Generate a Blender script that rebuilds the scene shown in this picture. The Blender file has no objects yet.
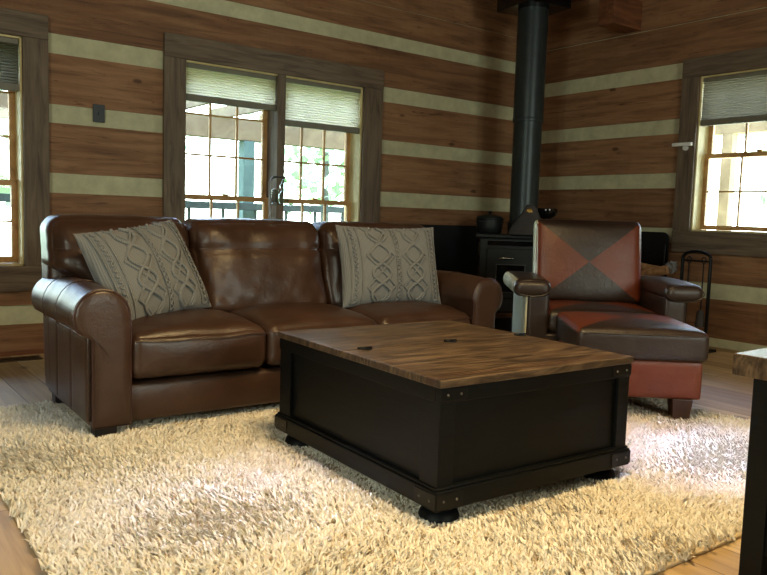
import bpy, bmesh, math, random
import numpy as np
from mathutils import Matrix, Vector, noise as mnoise
random.seed(7)
scn = bpy.context.scene
col = scn.collection

# ------------------------------------------------------------------ camera
cam = bpy.data.objects.new('camera', bpy.data.cameras.new('camera'))
col.objects.link(cam)
scn.camera = cam
Rm = ((0.79754792, -0.03065660, 0.60247612), (-0.60243749, -0.09247002, 0.79279150), (0.03140669, -0.99524342, -0.09221797))
M = Matrix.Identity(4)
for i in range(3):
    M[i][0] = Rm[i][0]; M[i][1] = -Rm[i][1]; M[i][2] = -Rm[i][2]
M[0][3], M[1][3], M[2][3] = -5.777, -5.231, 0.95
cam.matrix_world = M
cam.data.sensor_width = 36.0
cam.data.lens = 36.0 * 759.09 / 767.0
cam.data.clip_start = 0.02
cam.data.clip_end = 200

# ------------------------------------------------------------------ light
scn.view_settings.view_transform = 'Standard'
scn.view_settings.look = 'None'
scn.view_settings.exposure = 0.0
scn.view_settings.gamma = 1.0
world = bpy.data.worlds.new('sky'); scn.world = world
world.use_nodes = True
wn = world.node_tree; wn.nodes.clear()
wo = wn.nodes.new('ShaderNodeOutputWorld'); wb = wn.nodes.new('ShaderNodeBackground')
wb.inputs['Strength'].default_value = 18.0
wt = wn.nodes.new('ShaderNodeTexCoord'); ws = wn.nodes.new('ShaderNodeSeparateXYZ'); wr = wn.nodes.new('ShaderNodeValToRGB')
wn.links.new(wt.outputs['Generated'], ws.inputs[0]); wn.links.new(ws.outputs[2], wr.inputs[0]); wn.links.new(wr.outputs[0], wb.inputs['Color'])
wr.color_ramp.elements[0].position = 0.05; wr.color_ramp.elements[0].color = (0.86, 0.96, 0.92, 1)
wr.color_ramp.elements[1].position = 0.40; wr.color_ramp.elements[1].color = (0.46, 0.60, 1.0, 1)
wn.links.new(wb.outputs[0], wo.inputs[0])

def area(name, loc, target, size, energy, color, sy=None, portal=False):
    d = bpy.data.lights.new(name, 'AREA'); d.shape = 'RECTANGLE'; d.size = size; d.size_y = sy or size
    d.energy = energy; d.color = color
    if portal: d.cycles.is_portal = True
    o = bpy.data.objects.new(name, d); col.objects.link(o); o.location = loc
    v = Vector(target) - Vector(loc)
    o.rotation_euler = v.to_track_quat('-Z', 'Y').to_euler()
    return o
# sky seen through each window
area('window_portal', (-2.85, 0.30, 1.3), (-2.85, -5, 1.3), 1.9, 10, (1, 1, 1), 1.7, True)
area('window_portal', (-5.15, 0.30, 1.3), (-5.15, -5, 1.3), 1.3, 10, (1, 1, 1), 1.7, True)
area('window_portal', (0.30, -2.24, 1.5), (-5, -2.24, 1.5), 1.3, 10, (1, 1, 1), 1.7, True)
# warm lamps hanging in the room behind the camera, daylight from a left window, and added fill lights
lamp = area('ceiling_lamp_light', (-4.1, -3.9, 2.95), (-4.1, -3.7, 0), 0.9, 53, (1.0, 0.71, 0.33))
lamp.data.spread = math.radians(125)
for lx, ly, tx, ty, sx, e in ((-4.72, -4.0, -4.72, -3.02, 0.7, 1.7), (-2.85, -4.6, -2.85, -3.64, 0.5, 5.0)):  # added narrow blue lamps, aimed to tint patches of the rug
    sk = area('rug_patch_fill', (lx, ly, 2.96), (tx, ty, 0.0), sx, e, (0.42, 0.55, 1.0), 0.3)
    sk.data.spread = math.radians(18)
area('left_window_light', (-8.05, -4.6, 1.6), (-3, -3.0, 0.9), 1.6, 88, (0.90, 1.0, 0.84), 1.4)
area('front_fill_light', (-3.2, -8.45, 1.9), (-1.0, 0.0, 1.9), 2.2, 122, (0.92, 1.0, 0.86), 1.3)  # added fill from an unseen source, brightens the right wall and corner

# ------------------------------------------------------------------ node helpers
class NT:
    def __init__(s, name):
        s.m = bpy.data.materials.new(name); s.m.use_nodes = True
        s.t = s.m.node_tree; s.t.nodes.clear()
        s.out = s.n('ShaderNodeOutputMaterial')
    def n(s, typ, **kw):
        x = s.t.nodes.new(typ)
        for k, v in kw.items(): setattr(x, k, v)
        return x
    def l(s, a, b): s.t.links.new(a, b)
    def set(s, sock, v):
        if hasattr(v, 'is_output') or hasattr(v, 'links'): s.l(v, sock)
        else: sock.default_value = v
    def coord(s, scale=(1, 1, 1), rot=(0, 0, 0), loc=(0, 0, 0), kind='Object'):
        tc = s.n('ShaderNodeTexCoord'); mp = s.n('ShaderNodeMapping')
        mp.inputs['Scale'].default_value = scale; mp.inputs['Rotation'].default_value = rot; mp.inputs['Location'].default_value = loc
        s.l(tc.outputs[kind], mp.inputs['Vector']); return mp.outputs[0]
    def noise(s, vec, scale=5, detail=4, rough=0.5, dist=0.0):
        x = s.n('ShaderNodeTexNoise'); x.inputs['Scale'].default_value = scale; x.inputs['Detail'].default_value = detail
        x.inputs['Roughness'].default_value = rough; x.inputs['Distortion'].default_value = dist
        s.l(vec, x.inputs['Vector']); return x.outputs['Fac']
    def ramp(s, fac, stops):
        x = s.n('ShaderNodeValToRGB'); e = x.color_ramp.elements
        while len(e) < len(stops): e.new(0.5)
        for k, (p, c) in enumerate(stops):
            e[k].position = p; e[k].color = (*c, 1) if len(c) == 3 else c
        s.l(fac, x.inputs[0]); return x.outputs[0]
    def mix(s, fac, a, b, mode='MIX'):
        x = s.n('ShaderNodeMix', data_type='RGBA', blend_type=mode)
        s.set(x.inputs[0], fac); s.set(x.inputs[6], a if not isinstance(a, tuple) else (*a, 1)); s.set(x.inputs[7], b if not isinstance(b, tuple) else (*b, 1))
        return x.outputs[2]
    def math(s, op, a, b=0.0, c=None):
        x = s.n('ShaderNodeMath', operation=op); s.set(x.inputs[0], a); s.set(x.inputs[1], b)
        if c is not None: s.set(x.inputs[2], c)
        return x.outputs[0]
    def bump(s, h, strength=0.3, dist=0.01):
        x = s.n('ShaderNodeBump'); x.inputs['Strength'].default_value = strength; x.inputs['Distance'].default_value = dist
        s.l(h, x.inputs['Height']); return x.outputs[0]
    def pbr(s, color, rough=0.5, metal=0.0, normal=None, spec=0.5, **kw):
        x = s.n('ShaderNodeBsdfPrincipled')
        s.set(x.inputs['Base Color'], (*color, 1) if isinstance(color, tuple) else color)
        s.set(x.inputs['Roughness'], rough); x.inputs['Metallic'].default_value = metal
        x.inputs['Specular IOR Level'].default_value = spec
        if normal is not None: s.l(normal, x.inputs['Normal'])
        for k, v in kw.items(): s.set(x.inputs[k.replace('_', ' ')], v)
        s.l(x.outputs[0], s.out.inputs[0]); return x

def srgb(r, g, b):
    f = lambda c: (c / 255 / 12.92) if c / 255 <= 0.04045 else ((c / 255 + 0.055) / 1.055) ** 2.4
    return (f(r), f(g), f(b))

def log_mat(name, along):          # hewn log faces; grain runs along the given axis
    t = NT(name)
    sc = (1, 1, 1)
    v = t.coord((0.7, 9, 9) if along == 'x' else (9, 0.7, 9))
    tc = t.n('ShaderNodeTexCoord'); sp = t.n('ShaderNodeSeparateXYZ'); t.l(tc.outputs['Object'], sp.inputs[0])
    row = t.math('FLOOR', t.math('DIVIDE', t.math('ADD', sp.outputs[2], -0.25 if along == 'x' else -0.44), 0.4345))
    wn_ = t.n('ShaderNodeTexWhiteNoise', noise_dimensions='1D'); t.l(row, wn_.inputs['W'])
    g = t.noise(v, 2.2, 7, 0.62, 0.6)
    c = t.ramp(g, [(0.30, srgb(122, 92, 68)), (0.48, srgb(152, 117, 86)), (0.62, srgb(170, 134, 100)), (0.8, srgb(138, 104, 76))])
    v2 = t.coord((1, 1, 1))
    b = t.noise(v2, 1.6, 4, 0.6)
    c = t.mix(t.math('MULTIPLY', b, 0.8), c, srgb(206, 172, 148), 'MULTIPLY')
    tone = t.ramp(wn_.outputs[0], [(0.0, (0.80, 0.77, 0.75)), (1.0, (1.08, 1.08, 1.06))])
    c = t.mix(1.0, c, tone, 'MULTIPLY')
    # knots
    vo = t.n('ShaderNodeTexVoronoi', feature='F1'); vo.inputs['Scale'].default_value = 1.0
    t.l(t.coord((2.1, 2.1, 4.2)), vo.inputs['Vector'])
    k = t.ramp(t.math('ADD', vo.outputs['Distance'], t.math('MULTIPLY', t.noise(v2, 30, 2), 0.05)), [(0.075, (1, 1, 1)), (0.115, (0, 0, 0))])
    c = t.mix(t.math('MULTIPLY', k, 0.72), c, srgb(58, 34, 26))
    # weather checks: long thin cracks
    cr = t.noise(t.coord((0.45, 14, 14) if along == 'x' else (14, 0.45, 14)), 1.3, 3, 0.5, 0.9)
    ck = t.ramp(t.math('ABSOLUTE', t.math('SUBTRACT', cr, 0.5)), [(0.0, (1, 1, 1)), (0.006, (0, 0, 0))])
    c = t.mix(t.math('MULTIPLY', ck, 0.7), c, srgb(52, 30, 22))
    # hewing marks across the log
    hw = t.noise(t.coord((16, 2, 2) if along == 'x' else (2, 16, 2)), 1.0, 3, 0.5)
    h = t.math('ADD', t.math('MULTIPLY', hw, 0.8), t.math('MULTIPLY', g, 0.5))
    t.pbr(c, 0.62, normal=t.bump(h, 0.45, 0.02), spec=0.3)
    return t.m

def wood_mat(name, c1, c2, c3, scale=(1, 12, 12), rough=0.5, bump=0.2, spec=0.4, s=2.0):
    t = NT(name)
    g = t.noise(t.coord(scale), s, 8, 0.6, 0.8)
    c = t.ramp(g, [(0.3, c1), (0.5, c2), (0.7, c3)])
    t.pbr(c, rough, normal=t.bump(g, bump, 0.004), spec=spec)
    return t.m

def leather(name, c, rough=0.34, var=0.25, wrinkle=0.25):
    t = NT(name)
    v = t.coord()
    n1 = t.noise(v, 4.5, 4, 0.6, 0.3)
    dark = tuple(x * (1 - var) for x in c); lite = tuple(min(1, x * (1 + var * 1.3)) for x in c)
    cc = t.ramp(n1, [(0.3, dark), (0.7, lite)])
    fine = t.n('ShaderNodeTexVoronoi'); fine.inputs['Scale'].default_value = 260; t.l(v, fine.inputs['Vector'])
    wr = t.noise(v, 11, 3, 0.5, 0.8)
    wr2 = t.noise(v, 34, 3, 0.55, 1.2)
    h = t.math('ADD', t.math('ADD', t.math('MULTIPLY', fine.outputs['Distance'], 0.10), t.math('MULTIPLY', wr2, 0.22)), t.math('MULTIPLY', wr, wrinkle * 2.4))
    r = t.math('ADD', t.math('MULTIPLY', n1, 0.22), rough - 0.11)
    t.pbr(cc, r, normal=t.bump(h, 0.35, 0.012), spec=0.55)
    return t.m

def plain(name, c, rough=0.5, metal=0.0, spec=0.5, nb=None):
    t = NT(name)
    v = t.coord()
    n = t.noise(v, nb or 14, 4, 0.6)
    cc = t.ramp(n, [(0.3, tuple(x * 0.86 for x in c)), (0.7, tuple(min(1, x * 1.1) for x in c))])
    t.pbr(cc, rough, metal, normal=t.bump(n, 0.08, 0.004), spec=spec)
    return t.m

MT = {}
MT['log_x'] = log_mat('log_wood_back', 'x')
MT['log_y'] = log_mat('log_wood_right', 'y')
def chink():
    t = NT('chinking'); v = t.coord((1, 1, 1))
    n = t.noise(v, 9, 6, 0.65)
    c = t.ramp(n, [(0.3, srgb(178, 176, 144)), (0.7, srgb(206, 204, 168))])
    t.pbr(c, 0.85, normal=t.bump(n, 0.5, 0.01), spec=0.2); return t.m
MT['chink'] = chink()
MT['casing'] = wood_mat('grey_casing_wood', srgb(78, 66, 54), srgb(108, 93, 77), srgb(128, 111, 92), (1.2, 12, 14), 0.6, 0.3, 0.3, 2.0)
MT['casing_v'] = wood_mat('grey_casing_wood_upright', srgb(78, 66, 54), srgb(108, 93, 77), srgb(128, 111, 92), (14, 12, 1.2), 0.6, 0.3, 0.3, 2.0)
MT['sash'] = wood_mat('pine_sash', srgb(150, 108, 62), srgb(186, 142, 88), srgb(204, 164, 108), (3, 3, 3), 0.45, 0.1)
MT['jamb'] = wood_mat('pale_jamb', srgb(196, 176, 118), srgb(214, 196, 140), srgb(226, 210, 160), (3, 3, 3), 0.5, 0.1)
def glass():
    t = NT('pane_glass')
    tr = t.n('ShaderNodeBsdfTransparent'); tr.inputs[0].default_value = (0.93, 0.97, 0.94, 1)
    gl = t.n('ShaderNodeBsdfGlossy'); gl.inputs['Roughness'].default_value = 0.03
    fr = t.n('ShaderNodeFresnel'); fr.inputs[0].default_value = 1.45
    mx = t.n('ShaderNodeMixShader'); t.l(fr.outputs[0], mx.inputs[0]); t.l(tr.outputs[0], mx.inputs[1]); t.l(gl.outputs[0], mx.inputs[2])
    t.l(mx.outputs[0], t.out.inputs[0]); return t.m
MT['glass'] = glass()
def blind_mat(name, c, trans):
    t = NT(name)
    d = t.n('ShaderNodeBsdfDiffuse'); d.inputs[0].default_value = (*c, 1)
    c = tuple(x * 0.62 for x in c) if trans > 0.85 else tuple(x * 0.7 for x in c)
    tr = t.n('ShaderNodeBsdfTranslucent'); tr.inputs[0].default_value = (trans, trans * 0.88, trans * 0.62, 1)
    v = t.coord((1, 1, 1)); n = t.noise(v, 60, 3)
    cc = t.mix(0.35, tuple(c), n, 'MULTIPLY'); t.l(cc, d.inputs[0])
    mx = t.n('ShaderNodeMixShader'); t.l(d.outputs[0], mx.inputs[1]); mx.inputs[0].default_value = 0.62 if trans < 0.6 else 0.74; t.l(tr.outputs[0], mx.inputs[2])
    t.l(mx.outputs[0], t.out.inputs[0]); return t.m
MT['blind'] = blind_mat('cellular_blind_cream', srgb(222, 210, 172), 0.92)
MT['blind_shaded'] = blind_mat('cellular_blind_less_backlit', srgb(150, 138, 112), 0.11)  # darker copy of the cream blind, weaker backlight put into its colour
MT['rail'] = plain('blind_rail', srgb(116, 112, 96), 0.5)
def floor_mat():
    t = NT('floor_planks')
    tc = t.n('ShaderNodeTexCoord'); mp = t.n('ShaderNodeMapping'); mp.inputs['Rotation'].default_value = (0, 0, math.pi / 2)
    t.l(tc.outputs['Object'], mp.inputs['Vector'])
    br = t.n('ShaderNodeTexBrick'); t.l(mp.outputs[0], br.inputs['Vector'])
    br.offset = 0.37; br.inputs['Scale'].default_value = 1.0
    br.inputs['Brick Width'].default_value = 1.35; br.inputs['Row Height'].default_value = 0.165
    br.inputs['Mortar Size'].default_value = 0.0022; br.inputs['Mortar Smooth'].default_value = 0.1
    br.inputs['Color1'].default_value = (0, 0, 0, 1); br.inputs['Color2'].default_value = (1, 1, 1, 1); br.inputs['Mortar'].default_value = (0.5, 0.5, 0.5, 1)
    base = t.ramp(br.outputs['Color'], [(0.0, srgb(158, 130, 92)), (0.5, srgb(196, 168, 124)), (1.0, srgb(212, 188, 146))])
    g = t.noise(t.coord((14, 0.8, 1)), 2.2, 7, 0.62, 0.7)
    c = t.mix(0.55, base, t.ramp(g, [(0.3, (0.42, 0.36, 0.30)), (0.6, (1, 1, 1))]), 'MULTIPLY')
    vo = t.n('ShaderNodeTexVoronoi'); vo.inputs['Scale'].default_value = 1.0; t.l(t.coord((5, 2.2, 1)), vo.inputs['Vector'])
    k = t.ramp(vo.outputs['Distance'], [(0.07, (1, 1, 1)), (0.14, (0, 0, 0))])
    c = t.mix(t.math('MULTIPLY', k, 0.6), c, srgb(70, 46, 30))
    c = t.mix(t.math('MULTIPLY', br.outputs['Fac'], 0.75), c, srgb(48, 34, 24))
    t.pbr(c, 0.52, normal=t.bump(t.math('SUBTRACT', g, t.math('MULTIPLY', br.outputs['Fac'], 2)), 0.15, 0.004), spec=0.3)
    return t.m
MT['floor'] = floor_mat()
MT['sofa'] = leather('sofa_leather', srgb(62, 43, 33), 0.34)
MT['welt'] = leather('sofa_piping', srgb(58, 34, 28), 0.4)
MT['sofa_foot'] = plain('dark_foot', srgb(26, 20, 18), 0.4)
MT['brown'] = leather('dark_brown_leather', srgb(46, 35, 30), 0.36)
MT['tan'] = leather('rust_leather', srgb(104, 46, 22), 0.38, 0.15)
MT['cream'] = leather('cream_glare_leather', srgb(186, 184, 156), 0.36, 0.08)  # cream tone for the chair's left sides, window glare put into the colour
MT['black_wood'] = wood_mat('black_painted_wood', srgb(2, 4, 5), srgb(5, 8, 9), srgb(11, 14, 16), (1.5, 1.5, 14), 0.5, 0.25, 0.2)
MT['black_metal'] = plain('black_iron', srgb(22, 23, 24), 0.4, 0.6)
MT['stove_iron'] = plain('stove_iron', srgb(30, 34, 34), 0.5, 0.3)
MT['pipe'] = plain('stovepipe_enamel', srgb(50, 58, 60), 0.38, 0.4)
MT['shield'] = plain('heat_shield', srgb(22, 26, 28), 0.7, 0.0, 0.3)
MT['gloss_black'] = plain('gloss_black', srgb(12, 12, 13), 0.12)
MT['silver'] = plain('silver_metal', srgb(190, 190, 180), 0.25, 1.0)
MT['brass'] = plain('brass', srgb(200, 160, 90), 0.3, 1.0)
MT['nail'] = plain('nail_head', srgb(110, 108, 104), 0.3, 0.9)
MT['white'] = plain('white_plastic', srgb(226, 226, 220), 0.4)
MT['slate'] = plain('slate_cloth', srgb(66, 62, 60), 0.85)
MT['switch'] = plain('slate_plate', srgb(34, 40, 44), 0.4)
MT['chair_foot'] = wood_mat('espresso_foot', srgb(32, 20, 14), srgb(52, 34, 24), srgb(70, 46, 32), (6, 6, 1.2), 0.35, 0.1)
MT['bark'] = wood_mat('firewood_bark', srgb(96, 66, 44), srgb(150, 112, 76), srgb(186, 148, 106), (8, 8, 8), 0.8, 0.5)
MT['beam'] = wood_mat('beam_wood', srgb(76, 44, 28), srgb(112, 68, 42), srgb(138, 88, 54), (1, 9, 9), 0.6, 0.3)
def top_mat():
    t = NT('trunk_lid_wood')
    g = t.noise(t.coord((1.4, 13, 6)), 2.4, 8, 0.65, 1.4)
    c = t.ramp(g, [(0.38, srgb(38, 28, 20)), (0.5, srgb(74, 58, 43)), (0.62, srgb(106, 87, 66))])
    # row of saw scallops along the front edge
    tc = t.n('ShaderNodeTexCoord'); sp = t.n('ShaderNodeSeparateXYZ'); t.l(tc.outputs['Object'], sp.inputs[0])
    dy = t.math('ADD', sp.outputs[1], 0.475)
    s = t.math('SINE', t.math('MULTIPLY', t.math('ADD', sp.outputs[0], t.math('MULTIPLY', t.math('MULTIPLY', dy, dy), 18)), 190))
    band = t.ramp(t.math('ABSOLUTE', dy), [(0.018, (1, 1, 1)), (0.026, (0, 0, 0))])
    f = t.math('MULTIPLY', t.math('MULTIPLY', t.math('GREATER_THAN', s, 0.1), band), 0.8)
    c = t.mix(f, c, srgb(58, 34, 20))
    t.pbr(c, 0.36, normal=t.bump(t.math('SUBTRACT', g, f), 0.25, 0.004), spec=0.5)
    return t.m
MT['lid'] = top_mat()
def knit():
    t = NT('cable_knit'); v = t.coord()
    w = t.n('ShaderNodeTexWave', wave_type='BANDS', bands_direction='Z'); w.inputs['Scale'].default_value = 55; w.inputs['Distortion'].default_value = 2; t.l(v, w.inputs['Vector'])
    w2 = t.n('ShaderNodeTexWave', wave_type='BANDS', bands_direction='X'); w2.inputs['Scale'].default_value = 45; w2.inputs['Distortion'].default_value = 1; t.l(v, w2.inputs['Vector'])
    h = t.math('MULTIPLY', w.outputs['Fac'], w2.outputs['Fac'])
    c = t.ramp(h, [(0.0, srgb(112, 114, 114)), (1.0, srgb(150, 153, 153))])
    t.pbr(c, 0.92, normal=t.bump(h, 0.35, 0.004), spec=0.15, Sheen_Weight=0.2); return t.m
MT['knit'] = knit()
def pile():
    t = NT('shag_pile')
    gm = t.n('ShaderNodeNewGeometry')
    c = t.ramp(gm.outputs['Random Per Island'], [(0.0, srgb(214, 204, 182)), (0.5, srgb(238, 230, 212)), (1.0, srgb(248, 244, 232))])
    t.pbr(c, 0.6, spec=0.3, Sheen_Weight=0.3); return t.m
MT['pile'] = pile()
MT['rug_back'] = plain('rug_backing', srgb(196, 178, 146), 0.9)
MT['vent'] = plain('vent_brown', srgb(70, 54, 42), 0.5, 0.3)
MT['ceil'] = wood_mat('ceiling_boards', srgb(86, 52, 32), srgb(122, 78, 48), srgb(146, 98, 62), (1, 9, 9), 0.6, 0.3)
MT['porch'] = wood_mat('porch_wood', srgb(84, 70, 44), srgb(104, 88, 58), srgb(120, 104, 72), (2, 2, 2), 0.7, 0.2)
MT['porch_post'] = wood_mat('porch_post_wood', srgb(54, 76, 68), srgb(66, 90, 80), srgb(80, 104, 94), (3, 3, 1), 0.7, 0.2)
MT['rail_wood'] = wood_mat('porch_rail_wood', srgb(26, 38, 32), srgb(36, 50, 42), srgb(48, 62, 52), (3, 3, 3), 0.7, 0.2)
MT['leaf'] = plain('foliage', srgb(150, 172, 128), 0.7)
MT['trunk'] = plain('tree_bark', srgb(78, 78, 66), 0.9)
MT['grass'] = plain('lawn', srgb(100, 130, 66), 0.9)
def clear():
    t = NT('clear_glass')
    tr = t.n('ShaderNodeBsdfTransparent'); tr.inputs[0].default_value = (0.72, 0.85, 0.80, 1)
    gl = t.n('ShaderNodeBsdfGlossy'); gl.inputs['Roughness'].default_value = 0.05
    mx = t.n('ShaderNodeMixShader'); lw = t.n('ShaderNodeLayerWeight'); lw.inputs[0].default_value = 0.45
    t.l(lw.outputs['Facing'], mx.inputs[0]); t.l(tr.outputs[0], mx.inputs[1]); t.l(gl.outputs[0], mx.inputs[2]); t.l(mx.outputs[0], t.out.inputs[0]); return t.m
MT['clear'] = clear()

# ------------------------------------------------------------------ mesh helpers
def mkobj(name, bm, mats, parent=None, smooth=False, bevel=0, loc=None, rot=None, auto=None):
    me = bpy.data.meshes.new(name)
    if isinstance(bm, bmesh.types.BMesh):
        bmesh.ops.recalc_face_normals(bm, faces=bm.faces)
        bm.to_mesh(me); bm.free()
    else:
        me.from_pydata(bm[0], [], bm[1])
    if not isinstance(mats, (list, tuple)): mats = [mats]
    for m in mats: me.materials.append(MT[m])
    o = bpy.data.objects.new(name, me); col.objects.link(o)
    if parent: o.parent = parent
    if smooth:
        me.polygons.foreach_set('use_smooth', [True] * len(me.polygons))
    if auto:
        me.polygons.foreach_set('use_smooth', [True] * len(me.polygons))
        me.set_sharp_from_angle(angle=math.radians(auto))
    if bevel:
        b = o.modifiers.new('bevel', 'BEVEL'); b.width = bevel; b.segments = 2; b.limit_method = 'ANGLE'; b.angle_limit = math.radians(40)
    if loc: o.location = loc
    if rot: o.rotation_euler = rot
    return o
def empty(name, loc, rz=0, label=None, cat=None, group=None):
    o = bpy.data.objects.new(name, None); col.objects.link(o); o.empty_display_size = 0.1
    o.location = loc; o.rotation_euler = (0, 0, rz)
    tag(o, label, cat, group); return o
def tag(o, label=None, cat=None, group=None, kind=None):
    if label: o['label'] = label
    if cat: o['category'] = cat
    if group: o['group'] = group
    if kind: o['kind'] = kind
    return o
def B(bm, x0, x1, y0, y1, z0, z1, mi=0, mat=None):
    vs = [bm.verts.new((x, y, z)) for x in (x0, x1) for y in (y0, y1) for z in (z0, z1)]
    if mat is not None:
        for v in vs: v.co = mat @ v.co
    for f in ((0, 1, 3, 2), (4, 6, 7, 5), (0, 4, 5, 1), (2, 3, 7, 6), (0, 2, 6, 4), (1, 5, 7, 3)):
        fc = bm.faces.new([vs[i] for i in f]); fc.material_index = mi
    return vs
def box(name, d, mats, parent=None, bevel=0.0, **kw):
    bm = bmesh.new(); B(bm, *d); return mkobj(name, bm, mats, parent, bevel=bevel, **kw)
def TUBE(bm, pts, r, seg=10, mi=0, closed=False):
    pts = [Vector(p) for p in pts]; rings = []; n = len(pts)
    up = None
    for i, p in enumerate(pts):
        if closed: t = (pts[(i + 1) % n] - pts[i - 1])
        else: t = pts[min(i + 1, n - 1)] - pts[max(i - 1, 0)]
        t.normalize()
        if up is None:
            up = Vector((0, 0, 1)) if abs(t.z) < 0.9 else Vector((1, 0, 0))
        a = t.cross(up)
        if a.length < 1e-5: a = t.cross(Vector((0, 1, 0)))
        a.normalize(); b = a.cross(t).normalized(); up = b
        rr = r[i] if isinstance(r, (list, tuple)) else r
        rings.append([bm.verts.new(p + a * rr * math.cos(2 * math.pi * k / seg) + b * rr * math.sin(2 * math.pi * k / seg)) for k in range(seg)])
    m = n if closed else n - 1
    for i in range(m):
        A, C_ = rings[i], rings[(i + 1) % n]
        for k in range(seg):
            f = bm.faces.new([A[k], A[(k + 1) % seg], C_[(k + 1) % seg], C_[k]]); f.material_index = mi; f.smooth = True
    if not closed:
        for rg in (rings[0], rings[-1]):
            try: bm.faces.new(rg).material_index = mi
            except ValueError: pass
def tube(name, pts, r, mat, parent=None, seg=10, closed=False, **kw):
    bm = bmesh.new(); TUBE(bm, pts, r, seg, 0, closed); return mkobj(name, bm, mat, parent, auto=50, **kw)
def LATHE(bm, prof, cx=0, cy=0, cz=0, seg=24, mi=0):
    rings = []
    for r, z in prof:
        if r < 1e-6: rings.append([bm.verts.new((cx, cy, cz + z))])
        else: rings.append([bm.verts.new((cx + r * math.cos(2 * math.pi * k / seg), cy + r * math.sin(2 * math.pi * k / seg), cz + z)) for k in range(seg)])
    for a, b in zip(rings, rings[1:]):
        for k in range(seg):
            v = [a[k % len(a)], a[(k + 1) % len(a)], b[(k + 1) % len(b)], b[k % len(b)]]
            u = []
            for q in v:
                if q not in u: u.append(q)
            if len(u) > 2: bm.faces.new(u).material_index = mi
    for rg in (rings[0], rings[-1]):
        if len(rg) > 2: bm.faces.new(rg).material_index = mi
def lathe(name, prof, c, mat, parent=None, seg=24, **kw):
    bm = bmesh.new(); LATHE(bm, prof, *c, seg=seg); return mkobj(name, bm, mat, parent, auto=40, **kw)
def PRISM(bm, poly, y0, y1, plane='xz', mi=0):
    f = (lambda u, w, d: (u, d, w)) if plane == 'xz' else ((lambda u, w, d: (d, u, w)) if plane == 'yz' else (lambda u, w, d: (u, w, d)))
    a = [bm.verts.new(f(u, w, y0)) for u, w in poly]; b = [bm.verts.new(f(u, w, y1)) for u, w in poly]
    bm.faces.new(a).material_index = mi; bm.faces.new(b[::-1]).material_index = mi
    for i in range(len(poly)):
        j = (i + 1) % len(poly); bm.faces.new([a[i], b[i], b[j], a[j]]).material_index = mi
def soft(sx, sy, sz, r, n=18, deform=None, centre=(0, 0, 0)):
    """rounded block of full size sx,sy,sz with edge radius r; deform(p, u) -> p; u in [-1,1]^3"""
    t = [-math.cos(math.pi * i / n) for i in range(n + 1)]
    t = [math.copysign(abs(x) ** 0.85, x) for x in t]
    vid = {}; verts = []; faces = []
    def V(i, j, k):
        key = (i, j, k)
        if key not in vid:
            u = Vector((t[i], t[j], t[k])); h = Vector((sx / 2, sy / 2, sz / 2))
            p = Vector((u.x * h.x, u.y * h.y, u.z * h.z))
            rr = min(r, min(h) * 0.98)
            q = Vector([max(-h[a] + rr, min(h[a] - rr, p[a])) for a in range(3)])
            d = p - q
            if d.length > 1e-9: p = q + d.normalized() * rr
            if deform: p = Vector(deform(p, u))
            vid[key] = len(verts); verts.append(tuple(p + Vector(centre)))
        return vid[key]
    for a in range(n):
        for b in range(n):
            for s in (0, n):
                q = [(s, a, b), (s, a + 1, b), (s, a + 1, b + 1), (s, a, b + 1)]
                for perm in (lambda x: x, lambda x: (x[1], x[0], x[2]), lambda x: (x[1], x[2], x[0])):
                    f = [V(*perm(x)) for x in q]
                    # orient outward
                    faces.append(f)
    return verts, faces
def soft_obj(name, args, mat, parent=None, **kw):
    v, f = soft(**args); me_bm = bmesh.new()
    vs = [me_bm.verts.new(p) for p in v]
    for q in f:
        try: me_bm.faces.new([vs[i] for i in q])
        except ValueError: pass
    return mkobj(name, me_bm, mat, parent, smooth=True, **kw)
def wob(p, s, a, seed=0):
    return mnoise.noise(Vector(p) * s + Vector((seed * 7.1, seed * 3.3, seed))) * a

# ------------------------------------------------------------------ room shell
ZC = 3.0
X0, Y0 = -8.2, -8.6
def grid_wall(bm, along, fixed, out, bands, a0, a1, holes):
    """bands: list (z0,z1,mi,protrude).  Cells skip holes (a0,a1,z0,z1)."""
    for z0, z1, mi, pr in bands:
        zs = sorted({z0, z1, *[h for q in holes for h in q[2:] if z0 < h < z1]})
        for za, zb in zip(zs, zs[1:]):
            zm = (za + zb) / 2
            xs = [(a0, a1)]
            for q in holes:
                if q[2] < zm < q[3]:
                    nx = []
                    for s, e in xs:
                        if q[0] > s: nx.append((s, min(e, q[0])))
                        if q[1] < e: nx.append((max(s, q[1]), e))
                    xs = nx
            for s, e in xs:
                if e - s < 1e-4: continue
                o1, o2 = (-pr, 0.22) if out > 0 else (-0.22, pr)
                if along == 'x': B(bm, s, e, fixed + o1, fixed + o2, za, zb, mi)
                else: B(bm, fixed + o1, fixed + o2, s, e, za, zb, mi)
def bands(ch, zt):
    out = []; z = 0.0
    for c0, c1 in ch:
        if c0 > z: out.append((z, c0, 0, 0.012))
        out.append((max(c0, 0), c1, 1, 0.0)); z = c1
    if z < zt: out.append((z, zt, 0, 0.012))
    return out
W1 = (-5.75, -4.685, 0.57, 1.99)       # openings: along0, along1, z0, z1
W2 = (-3.627, -2.088, 0.57, 2.008)
W3 = (-2.70, -1.775, 0.915, 2.155)
CHB = [(0.195, 0.319), (0.62, 0.74), (1.04, 1.168), (1.485, 1.604), (1.919, 2.045), (2.362, 2.474), (2.698, 2.704)]
CHR = [(0.379, 0.506), (0.81, 0.935), (1.266, 1.393), (1.715, 1.837), (2.159, 2.290), (2.599, 2.606)]
bm = bmesh.new(); grid_wall(bm, 'x', 0.0, 1, bands(CHB, ZC + 0.1), X0, 0.22, [W1, W2])
tag(mkobj('wall_back', bm, ['log_x', 'chink']), kind='structure')
bm = bmesh.new(); grid_wall(bm, 'y', 0.0, 1, bands(CHR, ZC + 0.1), Y0, 0.0, [W3])
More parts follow.
